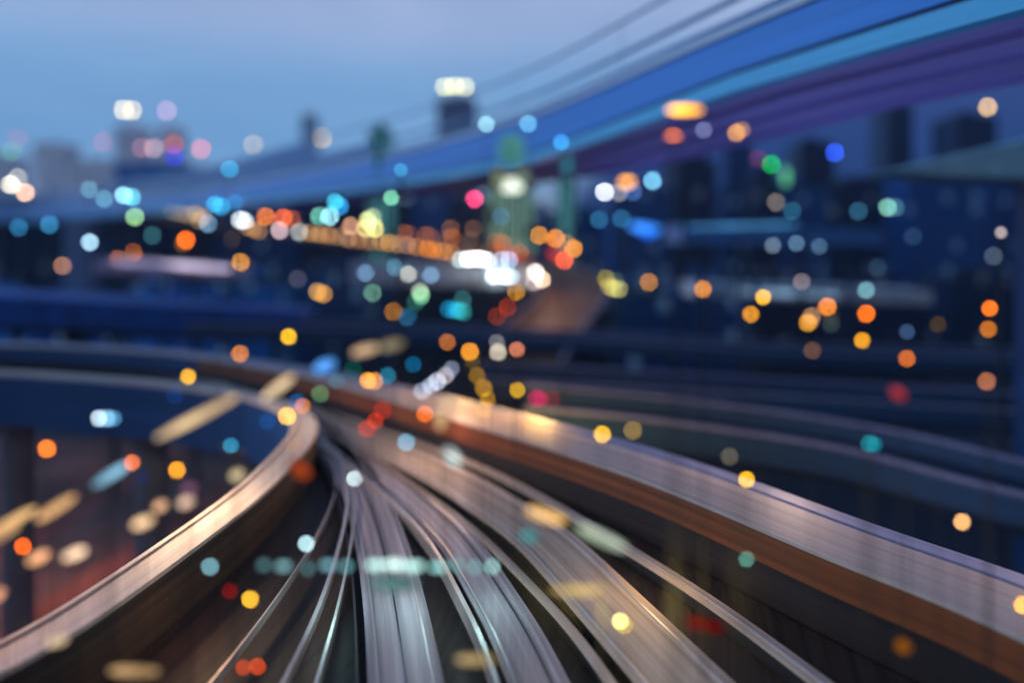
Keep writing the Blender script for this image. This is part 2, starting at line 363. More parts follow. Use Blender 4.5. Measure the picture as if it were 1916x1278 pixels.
# ------------------------------------------------------------------ city
def bmat(name, col, lit=None, frac=.0, estr=1.0, sx=.35, sz=.3):
    if name in MATS: return MATS[name]
    m = bpy.data.materials.new(name); m.use_nodes = True
    N = m.node_tree.nodes; L = m.node_tree.links; b = N['Principled BSDF']; b.inputs['Roughness'].default_value = .55
    tc = N.new('ShaderNodeTexCoord'); sep = N.new('ShaderNodeSeparateXYZ'); L.new(tc.outputs['Object'], sep.inputs[0])
    ad = N.new('ShaderNodeMath'); ad.operation = 'ADD'; L.new(sep.outputs['X'], ad.inputs[0]); L.new(sep.outputs['Y'], ad.inputs[1])
    cb = N.new('ShaderNodeCombineXYZ'); L.new(ad.outputs[0], cb.inputs[0]); L.new(sep.outputs['Z'], cb.inputs[1])
    br = N.new('ShaderNodeTexBrick'); br.offset = 0; L.new(cb.outputs[0], br.inputs[0]); br.inputs['Scale'].default_value = 1
    br.inputs['Brick Width'].default_value = 2.6; br.inputs['Row Height'].default_value = 3.3; br.inputs['Mortar Size'].default_value = .5
    br.inputs['Color1'].default_value = (*[c * .45 for c in col], 1); br.inputs['Color2'].default_value = (*[c * .6 for c in col], 1); br.inputs['Mortar'].default_value = (*col, 1)
    L.new(br.outputs['Color'], b.inputs['Base Color'])
    if lit:
        wn = N.new('ShaderNodeTexWhiteNoise'); sn = N.new('ShaderNodeVectorMath'); sn.operation = 'SNAP'; sn.inputs[1].default_value = (2.6, 3.3, 1)
        L.new(cb.outputs[0], sn.inputs[0]); L.new(sn.outputs[0], wn.inputs[0])
        lt = N.new('ShaderNodeMath'); lt.operation = 'LESS_THAN'; lt.inputs[1].default_value = frac; L.new(wn.outputs['Value'], lt.inputs[0])
        iv = N.new('ShaderNodeMath'); iv.operation = 'SUBTRACT'; iv.inputs[0].default_value = 1; L.new(br.outputs['Fac'], iv.inputs[1])
        mu = N.new('ShaderNodeMath'); mu.operation = 'MULTIPLY'; L.new(lt.outputs[0], mu.inputs[0]); L.new(iv.outputs[0], mu.inputs[1])
        m2 = N.new('ShaderNodeMath'); m2.operation = 'MULTIPLY'; L.new(mu.outputs[0], m2.inputs[0]); m2.inputs[1].default_value = estr
        b.inputs['Emission Color'].default_value = (*lit, 1); L.new(m2.outputs[0], b.inputs['Emission Strength']); m.cycles.emission_sampling = 'NONE'
    MATS[name] = m
    return m
B_haze = bmat('haze_tinted_facade', (.72, .85, .95), (.62, .74, 1), .7, .30)  # haze painted in: pale base, window glow added to lighten the blocks
B_navy = bmat('navy_facade', (.01, .12, .42), (.3, .6, 1), .06, .12)
B_blue = bmat('blue_facade', (.01, .30, .95), (.4, .7, 1), .04, .15)
B_deep = bmat('deep_navy_facade', (.008, .03, .10), (.4, .6, 1), .03, .08)
B_green = bmat('green_lit_facade', (.10, .26, .26), (.35, .75, .55), .8, .42)
B_teal = bmat('teal_lit_facade', (.05, .18, .22), (.12, .55, .60), .9, .5)
M_roof = mat('dark_roof', (.03, .045, .08), .8)
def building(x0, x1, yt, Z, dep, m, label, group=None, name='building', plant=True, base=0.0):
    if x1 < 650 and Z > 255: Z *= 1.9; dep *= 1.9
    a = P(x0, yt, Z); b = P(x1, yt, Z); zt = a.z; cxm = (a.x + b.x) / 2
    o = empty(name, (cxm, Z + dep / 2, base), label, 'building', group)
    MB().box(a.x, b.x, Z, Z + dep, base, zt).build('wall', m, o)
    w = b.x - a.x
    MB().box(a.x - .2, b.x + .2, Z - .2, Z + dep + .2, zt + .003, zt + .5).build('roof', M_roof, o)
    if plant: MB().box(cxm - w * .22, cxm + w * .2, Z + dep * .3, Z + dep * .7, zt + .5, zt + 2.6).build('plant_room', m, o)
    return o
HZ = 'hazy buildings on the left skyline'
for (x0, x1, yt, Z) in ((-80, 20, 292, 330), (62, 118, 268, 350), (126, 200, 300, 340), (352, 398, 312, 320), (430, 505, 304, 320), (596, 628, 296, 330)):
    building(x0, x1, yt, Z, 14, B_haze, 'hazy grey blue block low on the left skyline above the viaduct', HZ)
building(214, 262, 236, 290, 12, B_haze, 'slim hazy tower topped by a white lamp on the left skyline')
building(296, 330, 238, 300, 10, B_haze, 'slim hazy tower topped by a lavender lamp on the left skyline')
building(215, 350, 306, 260, 14, B_blue, 'low blue block under the lavender and blue lamps on the left')
building(563, 588, 214, 320, 8, bmat('pale_blue_facade', (.25, .45, .68), (.4, .7, 1), .7, .22), 'slender pale blue spire block rising alone above the viaduct', plant=True)  # window glow added to lighten it like the hazy blocks
building(818, 888, 184, 250, 16, bmat('slate_tower', (.16, .26, .46), (.4, .6, 1), .5, .10), 'tall slate blue tower with greenish white lamps on its roof')  # window glow added to lift the tower's tone
building(912, 998, 236, 150, 12, B_green, 'broad tower with glowing green facade behind the viaduct')
building(690, 726, 246, 155, 8, B_teal, 'narrow teal lit tower left of the slate tower behind the viaduct')
building(1046, 1076, 276, 150, 7, B_teal, 'narrow teal lit tower with a blue lamp on top')
building(1238, 1324, 224, 200, 14, B_navy, 'navy tower carrying the long orange sign')
building(1360, 1408, 262, 210, 10, B_navy, 'navy tower topped by the pair of orange lamps')
building(1415, 1455, 322, 180, 8, B_deep, 'dark low tower with a green lamp on top')
building(1497, 1562, 268, 230, 12, B_deep, 'dark tower with no lamp left of the blue lamp')
building(1660, 1708, 196, 250, 12, B_deep, 'tall thin dark tower on the right skyline')
building(1790, 1866, 218, 235, 14, B_deep, 'tall dark tower topped by a tan lamp at far right')
DK = 'dark blocks of the skyline'
rr = random.Random(3)
x = -90
while x < 2050:
    w = rr.randint(70, 150); yt = rr.randint(352, 412) if x < 1100 else rr.randint(300, 372)
    building(x, x + w - 6, yt, rr.randint(165, 215), 14, B_deep if rr.random() < .62 else B_navy, 'dark navy block in the blurred skyline row behind the lamps', DK)
    x += w
x = -120
ML = 'mid blue low blocks in front'
while x < 2100:
    w = rr.randint(90, 190); yt = rr.randint(505, 560)
    building(x, x + w - 8, yt, rr.randint(118, 150), 10, (B_blue if x < 700 else B_deep) if rr.random() < .7 else B_navy, 'low flat blue block standing below the rows of street lamps', ML, name='low_block')
    x += w + rr.randint(0, 30)

# horizontal slabs: stations, canopies and flyovers
def slab(name, label, cat, x0, x1, y0, y1, Z0, Z1, th, m, legs=True, dep=7):
    a = P(x0, y0, Z0); b = P(x1, y1, Z1); o = empty(name, ((a.x + b.x) / 2, (a.y + b.y) / 2, 0), label, cat)
    d = Vector((0, dep, 0)); t = Vector((0, 0, th)); v = [a, b, b + d, a + d]; v += [q - t for q in v]
    MB().add(v, [(0, 1, 2, 3), (7, 6, 5, 4), (0, 4, 5, 1), (1, 5, 6, 2), (2, 6, 7, 3), (3, 7, 4, 0)]).build('roof', m, o)
    if legs:
        for k in (.12, .38, .62, .88):
            q = a.lerp(b, k) + d * .5
            MB().tube((q.x, q.y, 0), (q.x, q.y, q.z - th), .35, .35, 10).build('column', M_roof, o)
    return o
M_c1 = mat('pinkish_canopy', (.60, .52, .75), .6, noise=.2); M_c2 = mat('pale_blue_canopy', (.70, .82, .95), .6, noise=.2); M_c3 = mat('blue_canopy', (.10, .30, .65), .6, noise=.2)
slab('station_canopy', 'pinkish white flat canopy at left beside the pale blue pier', 'canopy', 175, 435, 486, 498, 95, 105, 1.6, M_c1)
slab('station_canopy', 'pale blue canopy strip beside the white floodlights', 'canopy', 655, 1000, 492, 500, 95, 100, 2.9, M_c2)
slab('overpass', 'blue flat overpass slab on the right above the amber lamps', 'overpass', 1275, 1650, 418, 428, 75, 90, 2.2, M_c3)
slab('overpass', 'pale blue overpass strip on the right just above the amber lamps', 'overpass', 1300, 1745, 530, 545, 92, 100, 1.9, M_c2)
slab('overpass', 'long dark blue overpass at left below the pinkish canopy', 'overpass', -120, 560, 548, 585, 60, 75, 2.6, mat('dark_blue_slab', (.004, .11, .46), .6))
# light blue crosshead of the next viaduct at the right edge
a = 40
o = empty('viaduct_pier', (P(1880, 400, a).x, a, 0), 'light blue hammerhead pier at the right edge of the view', 'pier')
v = [P(x, y, a) for x, y in ((1672, 318), (1916, 262), (2100, 220), (2100, 345), (1916, 333), (1760, 328))]
v += [q + Vector((0, 3.5, 0)) for q in v]; n = 6
MB().add(v, [tuple(range(n)), tuple(range(n, 2 * n))[::-1]] + [(k, (k + 1) % n, n + (k + 1) % n, n + k) for k in range(n)]).build('crosshead', mat('light_blue_pier', (.40, .78, 1.0), .8), o)
s0 = P(1960, 334, a + .4); MB().box(s0.x, s0.x + 3, a + .4, a + 3, 0, s0.z).build('shaft', mat('deep_blue_pier', (.008, .05, .16), .6), o)

# lower roads beyond the ring
def road(name, label, pts, w, m, mk, z_par=.8):
    path = spline([P(*q) for q in pts], 60, 2); o = empty(name, path[30], label, 'road bridge')
    sweep('roadway', path, rect(w, -.9, 0), m, o)
    for s in (-1, 1): sweep('handrail', path, [(q + s * (w / 2 + .18), h) for q, h in rect(.34, z_par + .003, z_par + .14)], M_lilac, o)
    for s in (-1, 1): sweep('parapet', path, [(q + s * (w / 2 + .18), h) for q, h in rect(.3, -.5, z_par)], mk, o)
    return o
M_lrd = mat('blue_black_road', (.008, .02, .05), .5, noise=.5, streak=True)
M_lpar = mat('dusky_lilac_parapet', (.025, .09, .20), .6, noise=.4, streak=True)
road('road_bridge', 'lower road bridge with lilac parapets crossing behind the pinkish walkway', [(980, 770, 36), (1276, 800, 36), (1600, 850, 34), (1916, 930, 30), (2300, 1020, 27)], 5, M_lrd, M_lpar)
road('road_bridge', 'upper lit road bridge crossing the right side below the amber lamps', [(900, 715, 50), (1276, 735, 52), (1600, 755, 52), (1916, 775, 50), (2400, 810, 48)], 6, M_lrd, M_lpar)
road('road_bridge', 'faint flat road bridge crossing the middle behind the guideway bend', [(-200, 590, 70), (300, 610, 72), (600, 620, 74), (900, 632, 74), (1100, 640, 74), (1500, 665, 72), (1990, 680, 70)], 5, M_lrd, M_lpar)
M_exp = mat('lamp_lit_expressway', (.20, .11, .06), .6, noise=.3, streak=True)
road('expressway', 'raised expressway lined with orange lamps sweeping down from the left', [(240, 400, 200), (450, 425, 180), (650, 446, 160), (850, 474, 140), (1000, 500, 120), (1075, 535, 105), (1060, 580, 92), (1010, 630, 80), (960, 690, 66)], 9, M_exp, M_exp)

# ------------------------------------------------------------------ evening haze
def haze():
    o = MB().box(-900, 900, -60, 700, -1, 165).build('haze', None)
    m = bpy.data.materials.new('evening_haze'); m.use_nodes = True; N = m.node_tree.nodes
    N.remove(N['Principled BSDF']); v = N.new('ShaderNodeVolumePrincipled')
    v.inputs['Color'].default_value = (.45, .66, 1, 1); v.inputs['Density'].default_value = HAZE
    m.node_tree.links.new(v.outputs[0], N['Material Output'].inputs['Volume'])
    o.data.materials.clear(); o.data.materials.append(m); tag(o, kind='stuff')
HAZE = .0004
if HAZE: haze()
# ------------------------------------------------------------------ lamps
M_post = mat('dark_lamp_post', (.02, .022, .03), .5)
def bgcol(x, y):
    if y < 300 and x < 900: return (.16, .32, .58)
    if y < 350 and x < 420: return (.13, .22, .40)
    if y < 340: return (.012, .025, .07)
    if y < 660: return (.004, .009, .028)
    return (.03, .025, .03)
APX = 6.5
near_k = [0]
def depth_of(x, y, mode):
    if mode == 'N':
        near_k[0] += 1
        return 8.0 + (near_k[0] * .37 % .6)
    if isinstance(mode, (int, float)): return float(mode) * (1.9 if mode > 255 and x < 650 else 1)
    if y > 505: return max(72, min(118, 22986 / (y - HY)))
    return 118 + (x * 7 + y * 3) % 22
def strength(hexc, x, y, Z, area_px, gain=1):
    b = BINF * abs(1 - FOCUS / Z); cov = min(1, area_px / (math.pi / 4 * b * b)); c = lin(hexc); bg = bgcol(x, y)
    e = [max(.0, (ci * gain - (1 - cov) * gi)) / cov for ci, gi in zip(c, bg)]
    k = max(max(e), .01); return [q / k for q in e], k
def lamp(x, y, hexc, mode, label, group=None, name='street_lamp', basey=None, gain=1, cat='lamp'):
    for key, g_ in (('olive cluster', .62), ('turquoise string', .55), ('magenta', .6), ('crowded unbroken', .5), ('thin ringed', .6), ('stacked orange', .8), ('under the long orange sign', .55), ('side by side', .75), ('trio', .85), ('golden column', .62), ('vermilion', .75), ('at the bottom beside the rails', .62), ('three overlapping', .7), ('white string', .8)):
        if key in label: gain *= g_
    if mode != 'N' and not (y < 300 and x < 900): gain *= 1.12
    Z = depth_of(x, y, mode); p = P(x, y, Z); r = APX * Z / F / 2
    col, k = strength(hexc, x, y, Z, math.pi / 4 * APX * APX, gain)
    zb = DZ - .35 if mode == 'N' else 0.0
    if basey is not None: zb = P(x, basey, Z).z
    if zb > p.z - .3: zb = p.z - 1
    o = empty(name, (p.x, p.y, zb), label, cat, group)
    MB().ball(p, r).build('lamp_globe', emat(col, k), o, smooth=True)
    pr_ = .006 if mode == 'N' else .09
    m = MB().tube((p.x, p.y, zb), (p.x, p.y, p.z - r * .95), pr_ * 1.4, pr_, 8)
    m.tube((p.x, p.y, p.z - r * 1.0), (p.x, p.y, p.z - r * .85), r * .45, r * .5, 10)
    m.build('post', M_post, o)
    return o
def spindle(a, b, r, n=12, m=14):
    """a long lens shaped luminaire: thickest in the middle, closing to points at both ends"""
    d = b - a; L_ = d.length; d.normalize(); a = a - d * L_ * .12; b = b + d * L_ * .12; L_ *= 1.24
    u = d.orthogonal().normalized(); w = d.cross(u); v = []; f = []
    for i in range(m):
        t = -1 + 2 * (i + .5) / m; q = r * 1.15 * (1 - abs(t) ** 2.6) ** .6; c = a + d * L_ * (t + 1) / 2
        v += [c + (u * math.cos(2 * math.pi * j / n) + w * math.sin(2 * math.pi * j / n)) * q for j in range(n)]
    for i in range(m - 1): f += [(i * n + j, i * n + (j + 1) % n, (i + 1) * n + (j + 1) % n, (i + 1) * n + j) for j in range(n)]
    f += [tuple(range(n))[::-1], tuple(range((m - 1) * n, m * n))]
    return MB().add(v, f)
def bar(x0, y0, x1, y1, hexc, mode, label, name='light_bar', thick=8, gain=1, cat='light', group=None, basez=None):
    if mode == 'N': gain *= 1.0; thick *= 1.5
    Z = depth_of(x0, y0, mode); a = P(x0, y0, Z); b = P(x1, y1, Z); r = thick * Z / F / 2
    L_ = math.hypot(x1 - x0, y1 - y0); bb = BINF * abs(1 - FOCUS / Z)
    col, k = strength(hexc, (x0 + x1) / 2, (y0 + y1) / 2, Z, thick * min(L_ + thick, bb * .95), gain)
    zb = DZ - .35 if mode == 'N' else 0.0
    if basez is not None: zb = basez
    c = (a + b) / 2; zb = min(zb, c.z - .4); o = empty(name, (c.x, c.y, zb), label, cat, group)
    spindle(a, b, r).build('light_tube', tubemat(col, k, 2.2 if mode == 'N' else .25), o, smooth=True)
    pr_ = .006 if mode == 'N' else .07
    MB().tube((c.x, c.y, zb), (c.x, c.y, c.z - r), pr_ * 1.4, pr_, 8).build('post', M_post, o)
    return o
# (x, y, disc colour, mode: N = on a slim post on the guideway, number = distance, None = by height, label, group, base y)
LAMPS = [
 # rooftop lamps of the left skyline
 (231,205,'e4e6ea',296,'white rooftop lamp, left one of the touching pair on the slim hazy tower',None,236),
 (247,206,'dcdede',296,'white rooftop lamp, right one of the touching pair on the slim hazy tower',None,236),
 (312,207,'b4b0e0',305,'lavender rooftop lamp alone on the slim tower beside the white pair',None,238),
 (22,283,'76aec6',337,'pale teal rooftop lamp low at the far left skyline',None,292),
 (33,258,'8a94bc',337,'faint mauve rooftop lamp just above the pale teal one at far left',None,292),
 (20,345,'f0f2f2',150,'bright white lamp at the far left edge above the viaduct',None,None),
 (33,332,'a4b0c4',170,'faint grey lamp peeping out above the bright white one at far left',None,None),
 (47,360,'ecba94',148,'peach lamp touching the bright white one at far left',None,None),
 (192,265,'9c96be',347,'faint mauve rooftop lamp on a hazy block at left',None,300),
 (265,276,'a0a6d4',268,'faint lilac lamp touching the left side of the lavender white one',None,306),
 (288,277,'babade',268,'lavender white rooftop lamp on the low blue block',None,306),
 (325,269,'b8a0bc',268,'dull pink mauve lamp just above the vivid blue one',None,306),
 (327,293,'6a86ff',268,'vivid blue rooftop lamp on the low blue block',None,306),
 (376,278,'dca4bc',327,'pink rooftop lamp right of the vivid blue one',None,312),
 (474,270,'b0bace',327,'greyish white rooftop lamp alone between the pink and cream ones',None,304),
 (603,258,'cfc9c4',338,'cream rooftop lamp above the viaduct right of the pale spire',None,296),
 # tower lamps, centre
 (832,162,'dbe9e0',258,'greenish white rooftop lamp, left of the three on the slate tower',None,184),
 (850,161,'dbe9e0',258,'greenish white rooftop lamp, middle of the three on the slate tower',None,184),
 (870,162,'dbe9e0',258,'greenish white rooftop lamp, right of the three on the slate tower',None,184),
 (910,232,'86c0cc','N','pale teal lamp crossing the coping of the viaduct, left of a pair',None,None),
 (988,231,'62a8ca','N','sky blue lamp crossing the coping of the viaduct, right of a pair',None,None),
 (1050,266,'3a96dc','N','blue lamp on the lower lip of the viaduct above a narrow teal tower',None,None),
 (750,318,'3486a8',44,'teal lamp showing below the coping of the overhead viaduct',None,None),
 (430,316,'2a86ae',90,'teal lamp showing before the blue barrier of the viaduct at left',None,None),
 (1023,312,'1c3856',150,'very dim slate blue lamp beside the narrow teal tower, upper one',None,None),
 (1017,332,'1c3856',150,'very dim slate blue lamp beside the narrow teal tower, lower one',None,None),
 # lamps hung before the viaduct and in the left dark band
 (167,354,'4a7482',100,'dim grey green lamp under the viaduct, leftmost of the short chain',None,None),
 (195,372,'4a7a8a',100,'dim grey green lamp under the viaduct, second of the short chain',None,None),
 (231,365,'8ad0e8',98,'bright cyan white lamp at the end of the short chain under the viaduct',None,None),
 (247,369,'58bcd0',100,'turquoise lamp overlapping the cyan white one under the viaduct',None,None),
 (252,406,'86ba84',None,'soft green lamp below the turquoise one',None,None),
 (285,440,'28505e',None,'very dim green lamp below the soft green one',None,None),
 (168,453,'a4d0e8',90,'bright pale blue lamp in front of the pale blue pier',None,None),
 (92,420,'2c6e9a',None,'dim blue lamp left of the pale blue pier',None,None),
 (35,425,'24608a',None,'dim blue lamp at the left edge under the viaduct',None,None),
 (117,497,'8e6454',None,'dull brown lamp left of the pinkish canopy',None,None),
 (220,486,'fa8c1a',None,'bright orange lamp, left of the trio over the pinkish canopy',None,None),
 (250,472,'b06028',None,'brown orange lamp, top of the trio over the pinkish canopy',None,None),
 (253,487,'e07c30',None,'orange lamp, right of the trio over the pinkish canopy',None,None),
 (342,456,'5a3a30',None,'dim brown lamp half hidden behind the vivid orange one',None,None),
 (348,449,'ff7010',None,'vivid orange lamp alone above the right end of the pinkish canopy',None,None),
 (402,382,'2a96c4','N','cyan lamp under the viaduct, left of the overlapping cyan pair',None,None),
 (414,386,'228ab4','N','cyan lamp under the viaduct, right of the overlapping cyan pair',None,None),
 (440,378,'1c5c8c','N','dim blue lamp right of the cyan pair under the viaduct',None,None),
 (389,418,'5e88a8',None,'greyish blue lamp below the cyan pair',None,None),
 (449,411,'bcc6cc',None,'greyish white lamp left of the two orange lamps, brighter of a pair',None,None),
 (458,413,'a8b4bc',None,'greyish white lamp left of the two orange lamps, dimmer of a pair',None,None),
 (432,448,'3c3438',None,'very dim brown lamp below the greyish white pair',None,None),
 (450,491,'c4842e',None,'amber lamp at the right end of the pinkish canopy',None,None),
 (497,405,'f08018',None,'orange lamp, left of the two side by side on the expressway',None,None),
 (530,407,'f26a0c',None,'orange lamp, right of the two side by side on the expressway',None,None),
 (546,410,'8a4630',None,'dull red brown lamp touching the right orange one of the two',None,None),
 (523,431,'bca0a8',None,'lilac pink lamp under the two orange ones',None,None),
 (560,434,'8e9294',None,'grey ringed lamp right of the lilac pink one',None,None),
 (627,378,'40bcd6','N','vivid cyan lamp, topmost of the cyan cluster over the expressway',None,None),
 (636,386,'2484c4',None,'azure lamp behind the vivid cyan one over the expressway',None,None),
 (617,405,'98dcec',None,'pale cyan lamp, lowest of the cyan cluster over the expressway',None,None),
 (597,404,'60ac9e',None,'sea green lamp left of the pale cyan one',None,None),
 (656,423,'bc8a70',None,'tan pink lamp left of the yellow pair',None,None),
 (688,412,'b6ba7e',None,'pale olive yellow lamp, upper one above the yellow lamp',None,None),
 (697,406,'94a47c',None,'dim olive green lamp behind the pale olive yellow one',None,None),
 (702,427,'d8cc74',None,'soft yellow lamp below the pale olive one',None,None),
 (684,427,'c4b474',None,'dim yellow lamp left of the soft yellow one',None,None),
 (732,370,'78d2a8','N','mint green lamp with a crisp rim left of the hot pink sign lamp',None,None),
 (888,372,'ff4a86',None,'hot pink lamp under the green lit tower',None,None),
 (937,405,'2a5878',None,'dim steel blue lamp right of the hot pink one',None,None),
 (1009,440,'cc8420',None,'amber lamp, first of the arc at the expressway bend',None,None),
 (1040,446,'e8861e',None,'amber lamp, second of the arc at the expressway bend',None,None),
 (1060,455,'7c5038',None,'dull brown lamp behind the arc at the expressway bend',None,None),
 (1073,465,'e08a1c',None,'amber lamp, third of the arc at the expressway bend',None,None),
 (1056,487,'ff5808',None,'red orange lamp under the amber arc',None,None),
 (1041,495,'f88418',None,'orange lamp left of the red orange one under the arc',None,None),
 (1058,499,'fa3018',None,'red lamp peeping out below the red orange one',None,None),
 (985,480,'a4402c',None,'dull red lamp right of the white floodlights, lower one',None,None),
 (972,472,'7e3c30',None,'dull red lamp right of the white floodlights, upper one',None,None),
 # white floodlights
 (861,486,'94b4b8',100,'pale teal floodlight at the left end of the white row',None,None),
 (876,485,'ffffff',99,'pure white floodlight, first of the bright middle of the row',None,None),
 (888,484,'ffffff',98,'pure white floodlight, second of the bright middle of the row',None,None),
 (900,484,'ffffff',97,'pure white floodlight, third of the bright middle of the row',None,None),
 (911,487,'e4ecf2',96,'white floodlight at the right end of the bright row',None,None),
 (938,486,'90a8c0',100,'bluish grey floodlight right of the bright row, left of a pair',None,None),
 (953,486,'8eaad0',99,'bluish grey floodlight right of the bright row, right of a pair',None,None),
 (924,517,'e8eef4',98,'white floodlight below the row, left of three',None,None),
 (944,517,'c8dcea',98,'pale blue white floodlight below the row, middle of three',None,None),
 (955,518,'a8c8da',97,'pale blue floodlight below the row, right of three',None,None),
 (1002,509,'f6f2ee',95,'white headlamp-like light, upper of the warm white pair at the bend',None,None),
 (1014,523,'f4d2b2',94,'peach white light, lower of the warm white pair at the bend',None,None),
 (1000,528,'c0b0b4',96,'faint rosy white light behind the warm white pair',None,None),
 (964,546,'ffac0c',None,'vivid amber lamp under the white floodlights',None,None),
 (951,575,'9a3416',None,'dark red glow lamp under the vivid amber one',None,None),
 (930,592,'6c2c18',None,'dim rust lamp left of the dark red one',None,None),
 (1000,582,'a47c74',None,'faint rose lamp on the road below the bend',None,None),
 (985,594,'b4a0a2',None,'rosy grey lamp on the road below the bend',None,None),
 (976,602,'cfcfd2',None,'white lamp on the road below the bend, brightest of a cluster',None,None),
 (968,612,'8c98a8',None,'bluish grey lamp at the foot of the white cluster on the road',None,None),
 (1022,562,'6a5a4c',None,'dim taupe lamp left of the stacked orange pair',None,None),
 (1034,556,'5e5044',None,'dim taupe lamp nearest the stacked orange pair',None,None),
 (1065,561,'e47016',None,'orange lamp, upper of the stacked pair right of the bend',None,None),
 (1064,568,'f27a20',None,'orange lamp, lower of the stacked pair right of the bend',None,None),
 (1095,527,'bc7c62',None,'rose tan lamp right of the warm white pair',None,None),
 (1134,521,'94882c',None,'olive yellow lamp, upper left of the olive cluster',None,None),
 (1138,536,'b4a452',None,'yellowish lamp, lower left of the olive cluster',None,None),
 (1128,534,'5e7264',None,'dim green grey lamp at the left side of the olive cluster',None,None),
 (1148,539,'a8a45e',None,'pale olive lamp in the middle of the olive cluster',None,None),
 (1158,541,'a09e68',None,'pale olive lamp at the right end of the olive cluster',None,None),
 (1152,526,'46565a',None,'dim slate lamp above the right end of the olive cluster',None,None),
 (1214,528,'ce8628',None,'amber lamp alone right of the olive cluster',None,None),
 # lamps around the pale blue canopy
 (684,511,'5a7ca0',86,'dim blue lamp at the left end of the pale blue canopy',None,None),
 (738,500,'3a6a82',88,'dim teal lamp on the canopy, left of an overlapping pair',None,None),
 (750,502,'44767a',87,'dim teal lamp on the canopy, right of an overlapping pair',None,None),
 (764,513,'a6a8a0',86,'grey beige lamp before the pale blue canopy',None,None),
 (806,515,'5c84a6',86,'dim sky blue lamp before the pale blue canopy',None,None),
 (697,548,'568476',None,'grey green lamp below the left of the pale blue canopy',None,None),
 (786,546,'8c9884',None,'beige green lamp below the canopy, upper of a pair',None,None),
 (788,553,'60a882',None,'green lamp below the canopy, lower of a pair',None,None),
 (778,565,'22504e',None,'very dim green lamp under the green pair',None,None),
 (737,583,'c27c2c',None,'amber lamp left of the dim blue one under the canopy',None,None),
 (763,593,'2a709a',None,'blue lamp right of the amber one under the canopy',None,None),
 (865,560,'3c7884',None,'dim teal lamp above the turquoise string',None,None),
 (840,578,'1c7aac',None,'blue lamp at the left end of the turquoise string',None,None),
 (849,580,'1e86b4',None,'blue turquoise lamp second in the turquoise string',None,None),
 (858,581,'30acba',None,'turquoise lamp in the middle of the turquoise string',None,None),
 (866,583,'2c9094',None,'green turquoise lamp fourth in the turquoise string',None,None),
 (873,585,'28666e',None,'dim lamp at the right end of the turquoise string',None,None),
 (648,610,'26689a',None,'blue lamp, upper of the overlapping blue pair at the middle left',None,None),
 (640,615,'2674a6',None,'blue lamp, lower of the overlapping blue pair at the middle left',None,None),
 (594,546,'a47e4e',None,'tan lamp, left of the overlapping tan pair',None,None),
 (605,550,'b07c3a',None,'tan amber lamp, right of the overlapping tan pair',None,None),
 (557,522,'3c3c4e',None,'very dim brown grey lamp above the tan pair',None,None),
 # right part
 (1131,359,'f0f4f8',None,'pure white lamp left of the orange pill shaped sign',None,None),
 (1158,360,'7c7c88',None,'dim grey lamp half behind the pure white one',None,None),
 (1221,338,'78c2e6',None,'light blue lamp right of the orange pill shaped sign',None,None),
 (1184,358,'3a5a94',None,'very dim blue lamp under the orange pill shaped sign',None,None),
 (1121,411,'22587c',None,'dim teal blue lamp left of the bright blue sign, left of a pair',None,None),
 (1163,409,'22587c',None,'dim teal blue lamp left of the bright blue sign, right of a pair',None,None),
 (1252,254,'94582c','N','dull orange lamp under the long orange sign, left of three',None,None),
 (1260,253,'d07428','N','orange lamp under the long orange sign, middle of three',None,None),
 (1268,254,'94582c','N','dull orange lamp under the long orange sign, right of three',None,None),
 (1317,243,'646e94','N','greyish lilac lamp under the right end of the long orange sign',None,None),
 (1378,248,'cc9050','N','tan orange lamp right of the long orange sign, left of a pair',None,None),
 (1389,242,'8c6a58','N','dull tan lamp right of the long orange sign, right of a pair',None,None),
 (1443,307,'0c9c44',184,'vivid green rooftop lamp on the low dark tower',None,322),
 (1418,296,'4a2440',184,'very dim red lamp beside the vivid green one',None,322),
 (1452,378,'66605e',None,'dim taupe lamp below the pale green light strip',None,None),
 (1482,394,'22506a',None,'dim teal lamp below the pale green light strip',None,None),
 (1562,285,'3058e4',160,'royal blue lamp alone on the right skyline',None,None),
 (1848,200,'cca878',242,'tan rooftop lamp on the tall dark tower at far right',None,218),
 (1606,395,'26506c',None,'dim slate lamp right of the overpass lamps',None,None),
 (1661,388,'6eaa96',None,'pale mint lamp, brighter of the overlapping mint pair at right',None,None),
 (1675,388,'365c6c',None,'dim mint lamp, fainter of the overlapping mint pair at right',None,None),
 (1873,435,'9c9092',36,'grey rose lamp at the right edge before the hammerhead pier',None,None),
 (1859,479,'3e4a5c',None,'very dim grey lamp below the grey rose one',None,None),
 (1708,442,'203450',None,'very dim slate lamp right of the blue overpass slab',None,None),
 (1446,459,'5a6c7e',72,'grey lamp under the blue overpass slab, left of three',None,None),
 (1490,455,'4c6a84',72,'grey blue lamp under the blue overpass slab, middle of three',None,None),
 (1533,461,'3e5870',72,'dim grey blue lamp under the blue overpass slab, right of three',None,None),
 (1500,527,'70646e',84,'dim rose grey lamp on the pale blue overpass strip',None,None),
 (1621,543,'60909a',84,'grey teal lamp on the pale blue overpass strip',None,None),
 (1642,500,'20344c',None,'very dim slate lamp above the pale blue overpass strip',None,None),
 (1315,541,'d6861e','N','amber lamp left of the bright yellow one on the right',None,None),
 (1428,556,'fabc08','N','bright yellow lamp, upper one of the yellow and amber pair on the right',None,None),
 (1405,588,'dc9016','N','amber lamp below the bright yellow one on the right',None,None),
 (1548,574,'e88436',None,'orange lamp above the tan cluster on the right',None,None),
 (1519,592,'94705c',None,'dull rose tan lamp of the tan cluster on the right',None,None),
 (1512,604,'cc8c34',None,'amber tan lamp of the tan cluster on the right',None,None),
 (1560,590,'605448',None,'dim taupe lamp right of the tan cluster',None,None),
